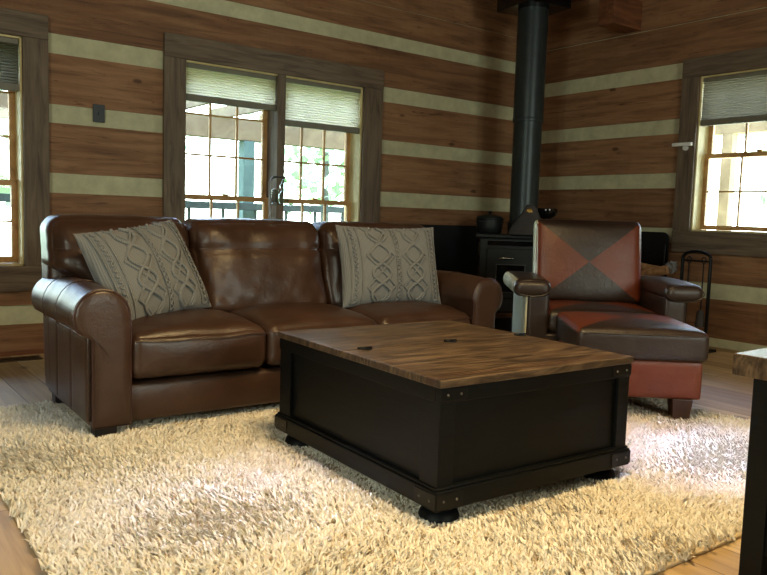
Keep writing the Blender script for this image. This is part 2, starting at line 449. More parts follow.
tag(mkobj('wall_right', bm, ['log_y', 'chink']), kind='structure')
bm = bmesh.new(); grid_wall(bm, 'y', X0, -1, bands(CHR, ZC + 0.1), Y0, 0.0, [])
tag(mkobj('wall_left', bm, ['log_y', 'chink']), kind='structure')
bm = bmesh.new(); grid_wall(bm, 'x', Y0, -1, bands(CHB, ZC + 0.1), X0, 0.0, [])
tag(mkobj('wall_front', bm, ['log_x', 'chink']), kind='structure')
tag(box('floor', (X0, 0.0, Y0, 0.0, -0.1, 0.0), 'floor'), kind='structure')
tag(box('ceiling', (X0, 0.2, Y0, 0.2, ZC, ZC + 0.1), 'ceil'), kind='structure')
tag(box('baseboard_right', (-0.028, -0.012, Y0, -0.012, 0.0, 0.07), 'chink', bevel=0.003), kind='structure')
tag(box('baseboard_back', (X0, -0.028, -0.03, -0.012, 0.0, 0.028), 'beam', bevel=0.003), kind='structure')
tag(box('trim_beam', (-0.40, -0.012, -1.19, -1.03, 2.615, 2.86), 'beam', bevel=0.006), kind='structure')

# ------------------------------------------------------------------ windows (local: x along wall, y into the wall, z up)
def window(name, x0, x1, z0, z1, casing, mulls, blinds, blindmat, meet, cols, mat4, frame_y=0.10, rows=(3, 2)):
    root = bpy.data.objects.new(name, None); col.objects.link(root); root.matrix_world = mat4; root['kind'] = 'structure'
    cl, cr, cb, ct = casing
    bm = bmesh.new()
    B(bm, cl, x0, -0.040, -0.012, z0, z1); B(bm, x1, cr, -0.040, -0.012, z0, z1)
    mkobj('side_casing', bm, 'casing_v', root, bevel=0.004); bm = bmesh.new()
    B(bm, cl, cr, -0.044, -0.012, z1, ct); B(bm, cl, cr, -0.044, -0.012, cb, z0)
    mkobj('casing', bm, 'casing', root, bevel=0.004)
    bm = bmesh.new()
    for a, b in ((x0, x0 + 0.012), (x1 - 0.012, x1)): B(bm, a, b, -0.012, 0.20, z0, z1)
    B(bm, x0, x1, -0.012, 0.20, z1 - 0.012, z1); B(bm, x0, x1, -0.012, 0.20, z0, z0 + 0.014)
    mkobj('jamb', bm, 'jamb', root, bevel=0.002)
    edges = [x0 + 0.012] + [e for m in mulls for e in m] + [x1 - 0.012]
    for m in mulls:
        box('mullion', (m[0], m[1], -0.03, 0.20, z0, z1), 'casing_v', root, 0.003)
    bays = [(edges[i], edges[i + 1]) for i in range(0, len(edges), 2)]
    for bi, (a, b) in enumerate(bays):
        for which in (0, 1):           # upper sash sits further out than the lower one
            za, zb = (meet - 0.025, z1 - 0.014) if which == 0 else (z0 + 0.016, meet + 0.012)
            y0 = frame_y + (0.036 if which == 0 else 0.0); st = 0.036
            bm = bmesh.new()
            B(bm, a, a + st, y0, y0 + 0.032, za, zb); B(bm, b - st, b, y0, y0 + 0.032, za, zb)
            B(bm, a + st, b - st, y0, y0 + 0.032, zb - st, zb); B(bm, a + st, b - st, y0, y0 + 0.032, za, za + st)
            nc = cols; nr = rows[which]
            for k in range(1, nc):
                xm = a + st + (b - a - 2 * st) * k / nc; B(bm, xm - 0.007, xm + 0.007, y0 + 0.004, y0 + 0.026, za + st, zb - st)
            for k in range(1, nr):
                zm = za + st + (zb - za - 2 * st) * k / nr; B(bm, a + st, b - st, y0 + 0.006, y0 + 0.024, zm - 0.007, zm + 0.007)
            s = mkobj('sash', bm, 'sash', root)
            bm = bmesh.new(); B(bm, a + st * 0.8, b - st * 0.8, y0 + 0.013, y0 + 0.017, za + st * 0.8, zb - st * 0.8)
            mkobj('pane', bm, 'glass', s)
            if which == 1:
                bm = bmesh.new(); xm = (a + b) / 2; B(bm, xm - 0.022, xm + 0.022, y0 - 0.008, y0 + 0.018, zb, zb + 0.014)
                mkobj('sash_lock', bm, 'brass', s, bevel=0.003)
        # cellular blind
        zb_ = blinds[bi]
        ax, bx = a + 0.004, b - 0.004
        bm = bmesh.new(); n = int((z1 - 0.05 - zb_) / 0.019); zt = z1 - 0.045
        for sgn in (0,):
            prev = None
            for k in range(2 * n + 1):
                z = zt + (zb_ + 0.03 - zt) * k / (2 * n)
                y = (0.012 if k % 2 == 0 else 0.003) if sgn == 0 else (0.022 if k % 2 == 0 else 0.031)
                cur = (bm.verts.new((ax, y, z)), bm.verts.new((bx, y, z)))
                if prev: bm.faces.new([prev[0], prev[1], cur[1], cur[0]])
                prev = cur
        bl = mkobj('blind', bm, blindmat, root)
        bm = bmesh.new(); B(bm, ax, bx, -0.004, 0.036, zb_ - 0.002, zb_ + 0.044); mkobj('blind_rail', bm, 'rail', root, bevel=0.004)
        bm = bmesh.new(); B(bm, ax, bx, -0.004, 0.036, z1 - 0.047, z1 - 0.013); mkobj('blind_headrail', bm, 'rail', root, bevel=0.004)
    return root
I4 = Matrix.Identity(4)
window('window_1', W1[0], W1[1], W1[2], W1[3], (-5.905, -4.535, 0.41, 2.14), [], [1.66], 'blind_shaded', 1.10, 3, I4)
window('window_2', W2[0], W2[1], W2[2], W2[3], (-3.785, -1.895, 0.41, 2.168), [(-2.888, -2.822)], [1.735, 1.635], 'blind', 1.062, 3, I4)
MR = Matrix.Translation((0, 0, 0)) @ Matrix.Rotation(-math.pi / 2, 4, 'Z')   # local x -> -y, local y -> +x
window('window_3', 1.775, 2.70, W3[2], W3[3], (1.625, 2.85, 0.738, 2.305), [], [1.765], 'blind_shaded', 1.535, 3, MR, rows=(2, 2))

# ------------------------------------------------------------------ outdoors: porch, lawn, trees
tag(box('ground', (-40, 60, 0.25, 60, -0.55, -0.5), 'grass'), kind='structure')
tag(box('porch_floor', (-9, 3.0, 0.24, 2.9, -0.2, -0.1), 'porch'), kind='structure')
for i in range(14):                   # open rafters, sky between them
    if i % 2 == 0 or True:
        tag(box('porch_rafter', (-6.9 + i * 0.61, -6.85 + i * 0.61, 0.24, 3.1, 2.005, 2.13), 'porch'), 'tan rafter of the open porch roof outside the back windows', 'rafter', 'porch rafters')
tag(box('porch_beam', (-9, 3.0, 2.72, 2.86, 1.77, 2.00), 'porch', bevel=0.005), 'tan horizontal porch beam seen through the upper window panes', 'beam')
for i, (x, lb) in enumerate(((-4.7, 'outdoor porch post seen through the left window'), (-1.72, 'green grey porch post behind the left sash of the double window'), (1.2, 'outdoor porch post furthest right beyond the corner'))):
    r = empty('porch_post', (x, 2.79, -0.1), 0, lb, 'post', 'porch posts')
    box('post_shaft', (-0.07, 0.07, -0.07, 0.07, 0, 1.868), 'porch_post', r, 0.004)
    box('post_base', (-0.10, 0.10, -0.10, 0.10, 0, 0.14), 'porch_post', r, 0.004)
r = empty('porch_railing', (-2, 2.62, -0.1), 0, 'dark porch railing crossing the lower panes of the back windows', 'railing')
box('top_rail', (-7, 5, -0.05, 0.05, 1.08, 1.16), 'rail_wood', r, 0.004); box('bottom_rail', (-7, 5, -0.03, 0.03, 0.12, 0.18), 'rail_wood', r, 0.004)
for i in range(30):
    box('baluster', (-6.9 + i * 0.40, -6.87 + i * 0.40, -0.015, 0.015, 0.18, 1.08), 'rail_wood', r)
# east side (beyond the right window)
tag(box('porch_beam', (2.3, 2.44, -6, 0.2, 1.98, 2.2), 'porch', bevel=0.005), 'tan porch beam beyond the right window', 'beam')
for y, lb in ((-0.75, 'tan porch post seen through the right window'),):
    tag(box('porch_post', (2.3, 2.42, y - 0.06, y + 0.06, -0.1, 1.98), 'porch', bevel=0.004), lb, 'post')
def tree(x, y, h, r, seed, label, lean=0.0):
    rnd = random.Random(seed)
    root = empty('tree', (x, y, -0.5), 0, label, 'tree')
    tube('trunk', [(0, 0, 0), (lean * 0.4, 0.05, h * 0.35), (lean, 0, h * 0.8)], [r, r * 0.8, r * 0.4], 'trunk', root, 10)
    bm = bmesh.new()
    for k in range(760):
        a = rnd.random() * 6.28; zz = h * (0.25 + 0.75 * rnd.random()); rad = (0.3 + 1.0 * rnd.random()) * (1.25 - abs(zz / h - 0.6))
        c = Vector((lean + rad * math.cos(a), rad * math.sin(a), zz)); s = 0.07 + 0.09 * rnd.random()
        d1 = Vector([rnd.uniform(-1, 1) for _ in range(3)]).normalized() * s; d2 = Vector([rnd.uniform(-1, 1) for _ in range(3)]).normalized() * s
        bm.faces.new([bm.verts.new(c + d1), bm.verts.new(c + d2), bm.verts.new(c - d1), bm.verts.new(c - d2)])
    mkobj('foliage', bm, 'leaf', root)
for i, (x, y, h, r) in enumerate(((-7.6, 9, 7, .14), (-4.2, 8.0, 6, .12), (-1.0, 9.5, 8, .16), (2.4, 7.5, 6, .1), (5.8, 9.5, 7, .13))):
    tree(x, y, h, r, i, 'leafy tree beyond the porch, %s of the five behind the back wall' % ('leftmost', 'second from left', 'middle', 'second from right', 'rightmost')[i])
for i, (x, y, h, r, ln) in enumerate(((7.5, -1.6, 6, .10, .3), (9.5, 1.4, 7, .12, -.2), (7.0, 4.4, 6, .09, .2))):
    tree(x, y, h, r, 20 + i, 'leafy tree outside the right window, %s' % ('nearest the window', 'middle one', 'furthest back')[i], ln)

# ------------------------------------------------------------------ rug
RU = empty('shag_rug', (-5.325, -4.082, 0), -0.017, 'cream long-pile shag rug under the sofa, coffee table and ottoman', 'rug')
RW, RD = 3.13, 2.62
box('rug_backing', (0, RW, 0, RD, 0.0, 0.012), 'rug_back', RU, 0.004)
def build_pile():
    rng = np.random.default_rng(3); N = 150000
    bx = rng.uniform(0.0, RW, N); by = rng.uniform(0.0, RD, N)
    # soft clumping
    cl = 0.011
    bx += cl * np.sin(by * 47 + bx * 31); by += cl * np.sin(bx * 53 - by * 29)
    edge = np.minimum(np.minimum(bx, RW - bx), np.minimum(by, RD - by))
    ang = rng.uniform(0, 2 * np.pi, N) ; flow = 0.9 * np.sin(bx * 5.1 + 1.3 * np.sin(by * 4.3)) + 0.7 * np.sin(by * 7.7 + bx * 2.0)
    ang = ang * 0.55 + flow * 1.4
    L = rng.uniform(0.023, 0.037, N)
    fx = bx - 0.42; fy = by - 1.93      # pile pressed flat below and right beside the furniture
    def near(ax, ay, hx, hy, m=0.05): return (np.abs(bx - ax) < hx + m) & (np.abs(by - ay) < hy + m)
    press = near(1.60, 2.42, 1.14, 0.45) | near(1.485, 1.045, 0.457, 0.524, 0.03)
    L = np.where(press, L * 0.5, L); lean = rng.uniform(0.45, 1.25, N); w = rng.uniform(0.0019, 0.0036, N)
    dx, dy = np.cos(ang), np.sin(ang); tw = ang + np.pi / 2 + rng.uniform(-0.9, 0.9, N)
    px, py = np.cos(tw) * w, np.sin(tw) * w
    S = [0.0, 0.4, 0.75, 1.0]; V = []
    for s in S:
        hor = L * s * (0.25 + s * 0.75) * lean * 0.72; ver = L * (s - 0.28 * s * s * lean) * 0.95
        ww = 1.0 if s < 0.9 else 0.35
        cx = bx + dx * hor; cy = by + dy * hor; cz = 0.010 + ver
        V.append(np.stack([cx - px * ww, cy - py * ww, cz], 1)); V.append(np.stack([cx + px * ww, cy + py * ww, cz], 1))
    V = np.stack(V, 1).reshape(-1, 3)
    base = np.arange(N)[:, None, None] * 8
    q = np.array([[0, 1, 3, 2], [2, 3, 5, 4], [4, 5, 7, 6]])[None]
    F = (base + q).reshape(-1)
    me = bpy.data.meshes.new('pile'); nf = N * 3
    me.vertices.add(len(V)); me.vertices.foreach_set('co', V.astype(np.float32).ravel())
    me.loops.add(nf * 4); me.loops.foreach_set('vertex_index', F.astype(np.int32))
    me.polygons.add(nf); me.polygons.foreach_set('loop_start', np.arange(nf, dtype=np.int32) * 4); me.polygons.foreach_set('loop_total', np.full(nf, 4, np.int32))
    me.polygons.foreach_set('use_smooth', np.ones(nf, bool))
    me.update(calc_edges=True); me.materials.append(MT['pile'])
    o = bpy.data.objects.new('pile', me); col.objects.link(o); o.parent = RU; o['kind'] = 'stuff'
build_pile()

# ------------------------------------------------------------------ sofa
SO = empty('leather_sofa', (-4.875, -2.125, 0), -0.023, 'brown leather three-seat sofa with rolled arms standing below the double window', 'sofa')
def keyhole(xc, zc, r, xa, xb, z0, flip=1):
    pts = [(xb if flip > 0 else xa, z0)]
    # outline: roll circle sits outward of the post
    inner, outer = (xb, xa) if flip > 0 else (xa, xb)
    pts = [(inner, z0), (inner, zc - 0.02)]
    for k in range(0, 25):
        a = math.radians(-8 + 218 * k / 24)
        x = xc + flip * r * math.cos(a); z = zc + r * math.sin(a)
        pts.append((x, z))
    pts += [(outer, zc - r * 0.85), (outer, z0)]
    return pts
def arm(flip, xc, xa, xb, name='arm'):
    zc, r = 0.512, 0.110
    prof = keyhole(xc, zc, r, xa, xb, 0.055, flip)
    cxm = (xa + xb) / 2
    bm = bmesh.new(); ny = 16; rings = []
    for j in range(ny + 1):
        y = 0.018 + (0.80 - 0.018) * j / ny
        e = 1.0 + 0.10 * math.sin(math.pi * min(1, j / ny * 1.15))       # roll is fuller towards the middle
        ring = []
        for (x, z) in prof:
            if z > zc - r * 0.7:
                k_ = max(0, min(1, (z - (zc - r)) / r))
                z2 = zc + (z - zc) * (1 + (e - 1) * k_ * 1.4); x2 = xc + (x - xc) * (1 - (e - 1) * 0.35)
            else: x2, z2 = x, z
            x2 += wob((x, y, z), 6, 0.004)
            ring.append(bm.verts.new((x2, y, z2)))
        rings.append(ring)
    n = len(prof)
    for a, b in zip(rings, rings[1:]):
        for k in range(n): bm.faces.new([a[k], a[(k + 1) % n], b[(k + 1) % n], b[k]])
    bm.faces.new(rings[0]); bm.faces.new(rings[-1][::-1])
    o = mkobj(name, bm, 'sofa', SO, auto=50)
    # padded front panel with welt
    bm = bmesh.new(); prev = None
    cen = bm.verts.new((cxm, -0.012, 0.33))
    rings = []
    for s, y in ((1.0, 0.02), (1.0, 0.004), (0.965, -0.004), (0.90, -0.009), (0.6, -0.012)):
        c0 = (cxm * 0.5 + xc * 0.5, 0.36)
        ring = []
        for (x, z) in prof:
            xx = c0[0] + (x - c0[0]) * s; zz = c0[1] + (z - c0[1]) * (1 - (1 - s) * 0.45)
            ring.append(bm.verts.new((xx, y, zz)))
        rings.append(ring)
    for a, b in zip(rings, rings[1:]):
        for k in range(n): bm.faces.new([a[k], a[(k + 1) % n], b[(k + 1) % n], b[k]])
    for k in range(n): bm.faces.new([rings[-1][k], rings[-1][(k + 1) % n], cen])
    p = mkobj('arm_front_panel', bm, 'sofa', SO, auto=60)
    tube('piping', [(x, 0.002, z) for x, z in prof], 0.0062, 'welt', p, 6, True)
    # outer side panel under the roll with vertical seams
    xo = xa if flip > 0 else xb
    for y0_, y1_, seam in ((0.03, 0.28, 1), (0.285, 0.53, 1), (0.535, 0.79, 1)):
        v = dict(sx=0.030, sy=y1_ - y0_, sz=0.36, r=0.012, n=8, centre=(xo - flip * 0.004, (y0_ + y1_) / 2, 0.255))
        soft_obj('side_panel', v, 'sofa', o)
    for yy in (0.28, 0.53):
        pts = []
        for k in range(12):
            a = math.radians(60 + 150 * k / 11)
            pts.append((xc + flip * (r * 1.04 + 0.003) * math.cos(a), yy, zc + (r * 1.14 + 0.002) * math.sin(a)))
        tube('roll_seam', pts, 0.0022, 'welt', o, 6)
    return o
arm(1, 0.036, 0.0, 0.150)
arm(-1, 2.168, 2.062, 2.225)
# base rail
def basedef(p, u): return (p.x, p.y - 0.012 * (1 - u.z * u.z) * (u.y < -0.3), p.z)
soft_obj('seat_base', dict(sx=1.93, sy=0.72, sz=0.17, r=0.02, n=14, deform=basedef, centre=(1.105, 0.40, 0.135)), 'sofa', SO)
bx = [0.150, 0.788, 1.425, 2.064]
for i in range(3):
    a, b = bx[i] + 0.002, bx[i + 1] - 0.002; w = b - a
    def sd(p, u, i=i):
        x, y, z = p
        if u.z > 0: z += 0.045 * (1 - u.x ** 4) * (1 - abs(u.y) ** 3) * u.z + wob((x, y, 0), 7, 0.006, i)
        y += (-0.018 * (1 - u.x ** 2) * (1 - u.z ** 2)) if u.y < 0 else 0
        if u.y < -0.2 and u.z > 0.0: z -= 0.010 * u.z * (-u.y - 0.2)
        z += wob((x, y, z), 16, 0.0035, i + 5)
        return (x, y, z)
    c = soft_obj('seat_cushion', dict(sx=w, sy=0.62, sz=0.20, r=0.045, n=26, deform=sd, centre=((a + b) / 2, 0.305, 0.335)), 'sofa', SO)
    tube('cushion_seam', [(a + 0.012 + (w - 0.024) * k / 16, -0.009 - 0.012 * (1 - (k / 8 - 1) ** 2), 0.402 + 0.004 * math.sin(k)) for k in range(17)], 0.0028, 'welt', c, 6)
# back frame and three tall back cushions
def backdef(p, u):
    return (p.x, p.y + (u.z + 1) * 0.035, p.z + 0.006 * math.sin(p.x * 9) * (u.z > 0))
soft_obj('back_frame', dict(sx=2.27, sy=0.20, sz=0.80, r=0.05, n=16, deform=backdef, centre=(1.115, 0.725, 0.475)), 'sofa', SO)
for i, (a, b) in enumerate(((-0.035, 0.652), (0.655, 1.43), (1.432, 2.265))):
    def bd(p, u, i=i, a=a, b=b):
        x, y, z = p
        lean = (z + 0.27) * 0.28
        if u.y < 0:
            y -= 0.055 * (1 - u.x ** 4) * (1 - u.z ** 4) + wob((x, 0, z), 7, 0.024, i) + wob((x * 1.6, 0, z * 0.7), 22, 0.007, i + 3)
            y += 0.020 * math.exp(-((z - 0.10) / 0.018) ** 2)
            y += 0.008 * math.sin(x * 60 + z * 14) * max(0, abs(u.x) - 0.55)
        if u.z > 0: z += 0.012 * (1 - u.x ** 4) * u.z + wob((x, y, 0), 9, 0.005, i)
        if i != 1 and u.z < 0.2 and abs(x) > 0:   # side cushions narrow down between the arms
            s = 0.5 - 0.5 * min(1, max(-1, (u.z + 0.1) * 5))
            if i == 0 and x < 0: x += 0.165 * s * -u.x
            if i == 2 and x > 0: x -= 0.19 * s * u.x
        return (x, y + lean, z)
    bc = soft_obj('back_cushion', dict(sx=b - a, sy=0.25, sz=0.50, r=0.07, n=40, deform=bd, centre=((a + b) / 2, 0.60, 0.655)), 'sofa', SO)
    pts = []
    for k in range(25):
        u_ = Vector((-0.93 + 1.86 * k / 24, -1, 0.40)); p_ = bd(Vector((u_.x * (b - a) / 2, -0.125, 0.10)), u_)
        pts.append((p_[0] + (a + b) / 2, p_[1] + 0.598, p_[2] + 0.655))
    tube('cushion_crease', pts, 0.0035, 'welt', bc, 6)
for x in (0.055, 2.14):
    for y in (0.05, 0.74):
        bm = bmesh.new(); B(bm, x - 0.045, x + 0.045, y - 0.035, y + 0.04, 0.0, 0.062); mkobj('foot', bm, 'sofa_foot', SO, bevel=0.004)

# ------------------------------------------------------------------ knitted throw pillows
def pillow(label, loc, w, h, rot, th=0.15):
    root = empty('throw_pillow', loc, 0, label, 'pillow', None)
    root.rotation_euler = rot
    def f(u, v):     # bulge
        return th / 2 * (max(0, (1 - abs(u) ** 2.6)) * max(0, (1 - abs(v) ** 2.6))) ** 0.5
    def outline(u, v):
        pin = 1 - 0.06 * (1 - v * v); pin2 = 1 - 0.07 * (1 - u * u)
        return (u * w / 2 * pin, v * h / 2 * pin2)
    bm = bmesh.new(); n = 40
    for s in (-1, 1):
        g = [[None] * (n + 1) for _ in range(n + 1)]
        for i in range(n + 1):
            for j in range(n + 1):
                u, v = math.sin((2 * i / n - 1) * math.pi / 2), math.sin((2 * j / n - 1) * math.pi / 2)
                x, z = outline(u, v)
                d = f(u, v) + (wob((x, s, z), 9, 0.006) if 0 < i < n and 0 < j < n else 0)
                g[i][j] = bm.verts.new((x, s * d, z + h / 2))
        for i in range(n):
            for j in range(n): bm.faces.new([g[i][j], g[i + 1][j], g[i + 1][j + 1], g[i][j + 1]])
    bmesh.ops.remove_doubles(bm, verts=bm.verts, dist=1e-5)
    body = mkobj('pillow_cover', bm, 'knit', root, smooth=True)
    bm = bmesh.new()
    def cable(path, r=0.0085):
        TUBE(bm, [(outline(u, v)[0], -f(u, v) - 0.006, outline(u, v)[1] + h / 2) for u, v in path], r, 6)
    N = 60
    for c in (-0.36, 0.36):
        for ph in (0, math.pi):
            cable([(c + 0.18 * math.sin(v * 6.2 + ph), v) for v in [-.95 + 1.9 * k / N for k in range(N + 1)]])
            cable([(c + 0.27 * (2 / math.pi) * math.asin(math.sin(v * 4.0 + ph + 0.8)), v) for v in [-.95 + 1.9 * k / N for k in range(N + 1)]], 0.0056)
    for u0 in (-0.9, -0.72, -0.04, 0.04, 0.72, 0.9):
        cable([(u0, v) for v in [-.95 + 1.9 * k / N for k in range(N + 1)]], 0.0034)
    for u0 in (-0.82, 0.82, 0.0):
        cable([(u0 + 0.022 * math.sin(v * 55), v) for v in [-.95 + 1.9 * k / 160 for k in range(161)]], 0.0045)
    mkobj('cable_knit_braids', bm, 'knit', body, smooth=True)
    return root
import mathutils
sofaM = Matrix.Translation((-4.875, -2.125, 0)) @ Matrix.Rotation(-0.023, 4, 'Z')
def onsofa(x, y, z): return tuple(sofaM @ Vector((x, y, z)))
pillow('grey cable-knit pillow slumped diagonally against the left sofa arm', onsofa(0.425, 0.32, 0.44), 0.58, 0.49, (math.radians(-28), math.radians(-7), math.radians(22)), 0.21)
pillow('grey cable-knit pillow sitting upright at the right end of the sofa', onsofa(1.735, 0.31, 0.448), 0.66, 0.465, (math.radians(-14), 0, math.radians(-6)), 0.19)

# ------------------------------------------------------------------ trunk coffee table
CT = empty('trunk_coffee_table', (-3.816, -3.064, 0), -0.035, 'square black trunk coffee table with a brown hinged wooden lid on bun feet', 'coffee table')
hw, hd = 0.457, 0.524
zl0, zl1 = 0.446, 0.471
box('lid', (-hw, hw, -hd, 0.028, zl0, zl1), 'lid', CT, 0.003)
box('lid', (-hw, hw, 0.031, hd, zl0, zl1), 'lid', CT, 0.003)
box('body', (-hw + 0.022, hw - 0.022, -hd + 0.022, hd - 0.022, 0.075, 0.445), 'black_wood', CT)
for sx in (-1, 1):
    for sy in (-1, 1):
        bm = bmesh.new()
        x0, x1 = sorted((sx * (hw - 0.008), sx * (hw - 0.068))); y0, y1 = sorted((sy * (hd - 0.008), sy * (hd - 0.098)))
        B(bm, x0, x1, y0, y1, 0.128, 0.445); mkobj('corner_post', bm, 'black_wood', CT, bevel=0.002)
for sy in (-1, 1):
    y0, y1 = sorted((sy * (hd - 0.006), sy * (hd - 0.03)))
    box('top_rail', (-hw + 0.006, hw - 0.006, y0, y1, 0.398, 0.4455), 'black_wood', CT, 0.002)
for sx in (-1, 1):
    x0, x1 = sorted((sx * (hw - 0.006), sx * (hw - 0.03)))
    box('top_rail', (x0, x1, -hd + 0.03, hd - 0.03, 0.398, 0.4455), 'black_wood', CT, 0.002)
bm = bmesh.new(); B(bm, -hw - 0.004, hw + 0.004, -hd - 0.004, hd + 0.004, 0.066, 0.128)
mkobj('base_moulding', bm, 'black_wood', CT, bevel=0.004)
bm = bmesh.new(); B(bm, -hw + 0.002, hw - 0.002, -hd + 0.002, hd - 0.002, 0.128, 0.137); mkobj('base_bead', bm, 'black_wood', CT, bevel=0.003)
for sx in (-1, 1):
    for sy in (-1, 1):
        cx, cy = sx * (hw - 0.075), sy * (hd - 0.075)
        lathe('bun_foot', [(0.045, 0.0), (0.058, 0.006), (0.066, 0.022), (0.060, 0.038), (0.046, 0.046), (0.050, 0.054), (0.050, 0.067)], (cx, cy, 0), 'black_wood', CT, 24)
        # iron corner straps with nail heads, at lid height and at the base
        for z0, z1 in ((0.404, 0.441), (0.074, 0.120)):
            bm = bmesh.new(); L_ = 0.105; e = 0.0025; off = 0.0045 if z0 < 0.2 else -0.006
            xa, ya = sx * (hw + off), sy * (hd + off)
            q = sorted((xa - sx * L_, xa)); w_ = sorted((ya, ya + sy * e)); B(bm, q[0], q[1] + 0, w_[0], w_[1], z0, z1)
            q = sorted((ya - sy * L_, ya)); w_ = sorted((xa, xa + sx * e))
            if z0 < 0.2: B(bm, w_[0], w_[1], q[0], q[1], z0, z1)
            st = mkobj('corner_strap', bm, 'black_metal', CT, bevel=0.001)
            for d in (0.028, 0.080):
                for ctr in ((xa - sx * d, ya + sy * e, (z0 + z1) / 2), (xa + sx * e, ya - sy * d, (z0 + z1) / 2))[:2 if z0 < 0.2 else 1]:
                    bm = bmesh.new()
                    mtx = Matrix.Translation(ctr) @ Matrix.Diagonal((0.0045, 0.0045, 0.0045, 1))
                    bmesh.ops.create_uvsphere(bm, u_segments=10, v_segments=6, radius=1.0, matrix=mtx)
                    mkobj('nail_head', bm, 'nail', st, smooth=True)
for x in (-0.36, 0.045, 0.435 - 0.005):
    bm = bmesh.new()
    ly = 0.030
    # strap hinge: knuckle on the split line and a scalloped leaf either side
    TUBE(bm, [(x - 0.03, ly, zl1 + 0.004), (x + 0.03, ly, zl1 + 0.004)], 0.0045, 8)
    for s in (-1, 1):
        poly = [(x - 0.026, ly + s * 0.002), (x + 0.026, ly + s * 0.002), (x + 0.02, ly + s * 0.018), (x + 0.006, ly + s * 0.024), (x, ly + s * 0.034), (x - 0.006, ly + s * 0.024), (x - 0.02, ly + s * 0.018)]
        PRISM(bm, poly, zl1, zl1 + 0.003, 'xy')
    mkobj('hinge', bm, 'black_metal', CT)

# ------------------------------------------------------------------ armchair and ottoman in patched leather
def bowtie(sx, sz, r, puff, name, parent, centre, axis='xz', n=24, lean=0.0, rear=0.16):
    """cushion whose show face carries a four triangle patch pattern"""
    if axis == 'xz':
        def df(p, u):
            x, y, z = p
            if u.y < 0: y -= puff * (1 - u.x ** 4) * (1 - u.z ** 4)
            return (x, y + (z) * lean, z)
        args = dict(sx=sx, sy=rear, sz=sz, r=r, n=n, deform=df, centre=centre)
    else:
        def df(p, u):
            x, y, z = p
            if u.z > 0: z += puff * (1 - u.x ** 4) * (1 - u.y ** 4)
            return (x, y, z)
        args = dict(sx=sx, sy=sz, sz=rear, r=r, n=n, deform=df, centre=centre)
    v, f = soft(**args)
    bm = bmesh.new(); vs = [bm.verts.new(p) for p in v]
    for q in f:
        try: bm.faces.new([vs[i] for i in q])
        except ValueError: pass
    bmesh.ops.recalc_face_normals(bm, faces=bm.faces)
    # cut along the two diagonals so the patch edges are straight
    C_ = Vector(centre)
    if axis == 'xz': n1, n2 = Vector((sz, 0, sx)), Vector((sz, 0, -sx))
    else: n1, n2 = Vector((sz, sx, 0)), Vector((sz, -sx, 0))
    for nn in (n1, n2):
        bmesh.ops.bisect_plane(bm, geom=bm.verts[:] + bm.edges[:] + bm.faces[:], plane_co=C_, plane_no=nn.normalized(), dist=1e-6)
    for fc in bm.faces:
        c = fc.calc_center_median() - C_
        a = abs(c.x) / (sx / 2); b = abs(c.z if axis == 'xz' else c.y) / (sz / 2)
        show = (fc.normal.y < -0.35) if axis == 'xz' else (fc.normal.z > 0.35)
        fc.material_index = 1 if (show and a > b) else 0
        if axis == 'xz' and c.y > 0: fc.material_index = 0
        if axis == 'xz' and fc.normal.x < -0.6 and fc.normal.y > -0.6: fc.material_index = 2  # left-facing sides take the cream with the window glare in it
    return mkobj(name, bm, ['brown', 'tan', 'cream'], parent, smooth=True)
OT = empty('patchwork_ottoman', (-2.385, -3.33, 0), math.radians(-41), 'square dark brown and rust leather ottoman in front of the patchwork armchair', 'ottoman')
soft_obj('base', dict(sx=0.585, sy=0.62, sz=0.185, r=0.014, n=10, centre=(-0.305, 0.32, 0.215)), 'tan', OT)
bowtie(0.625, 0.67, 0.032, 0.026, 'cushion', OT, (-0.305, 0.325, 0.378), 'xy', 24, rear=0.145)
tube('cushion_seam', [(-0.59 + 0.58 * k / 12, -0.012, 0.432) for k in range(13)], 0.003, 'brown', OT, 6)
for x in (-0.52, -0.10):
    for y in (0.05, 0.59):
        bm = bmesh.new(); vs = B(bm, x - 0.036, x + 0.036, y - 0.036, y + 0.036, 0.0, 0.125)
        for v_ in vs:
            if v_.co.z > 0.1: v_.co.x = x + (v_.co.x - x) * 1.35; v_.co.y = y + (v_.co.y - y) * 1.35
        mkobj('foot', bm, 'chair_foot', OT, bevel=0.003)

a2 = math.radians(-41)
o48 = Matrix.Translation((-2.385, -3.33, 0)) @ Matrix.Rotation(math.radians(-48), 4, 'Z')
cpos = o48 @ Vector((-0.405, 0.66, 0))
CH = empty('patchwork_armchair', (cpos.x, cpos.y, 0), a2, 'dark brown armchair with a rust triangle patchwork back, beside the stove', 'armchair')
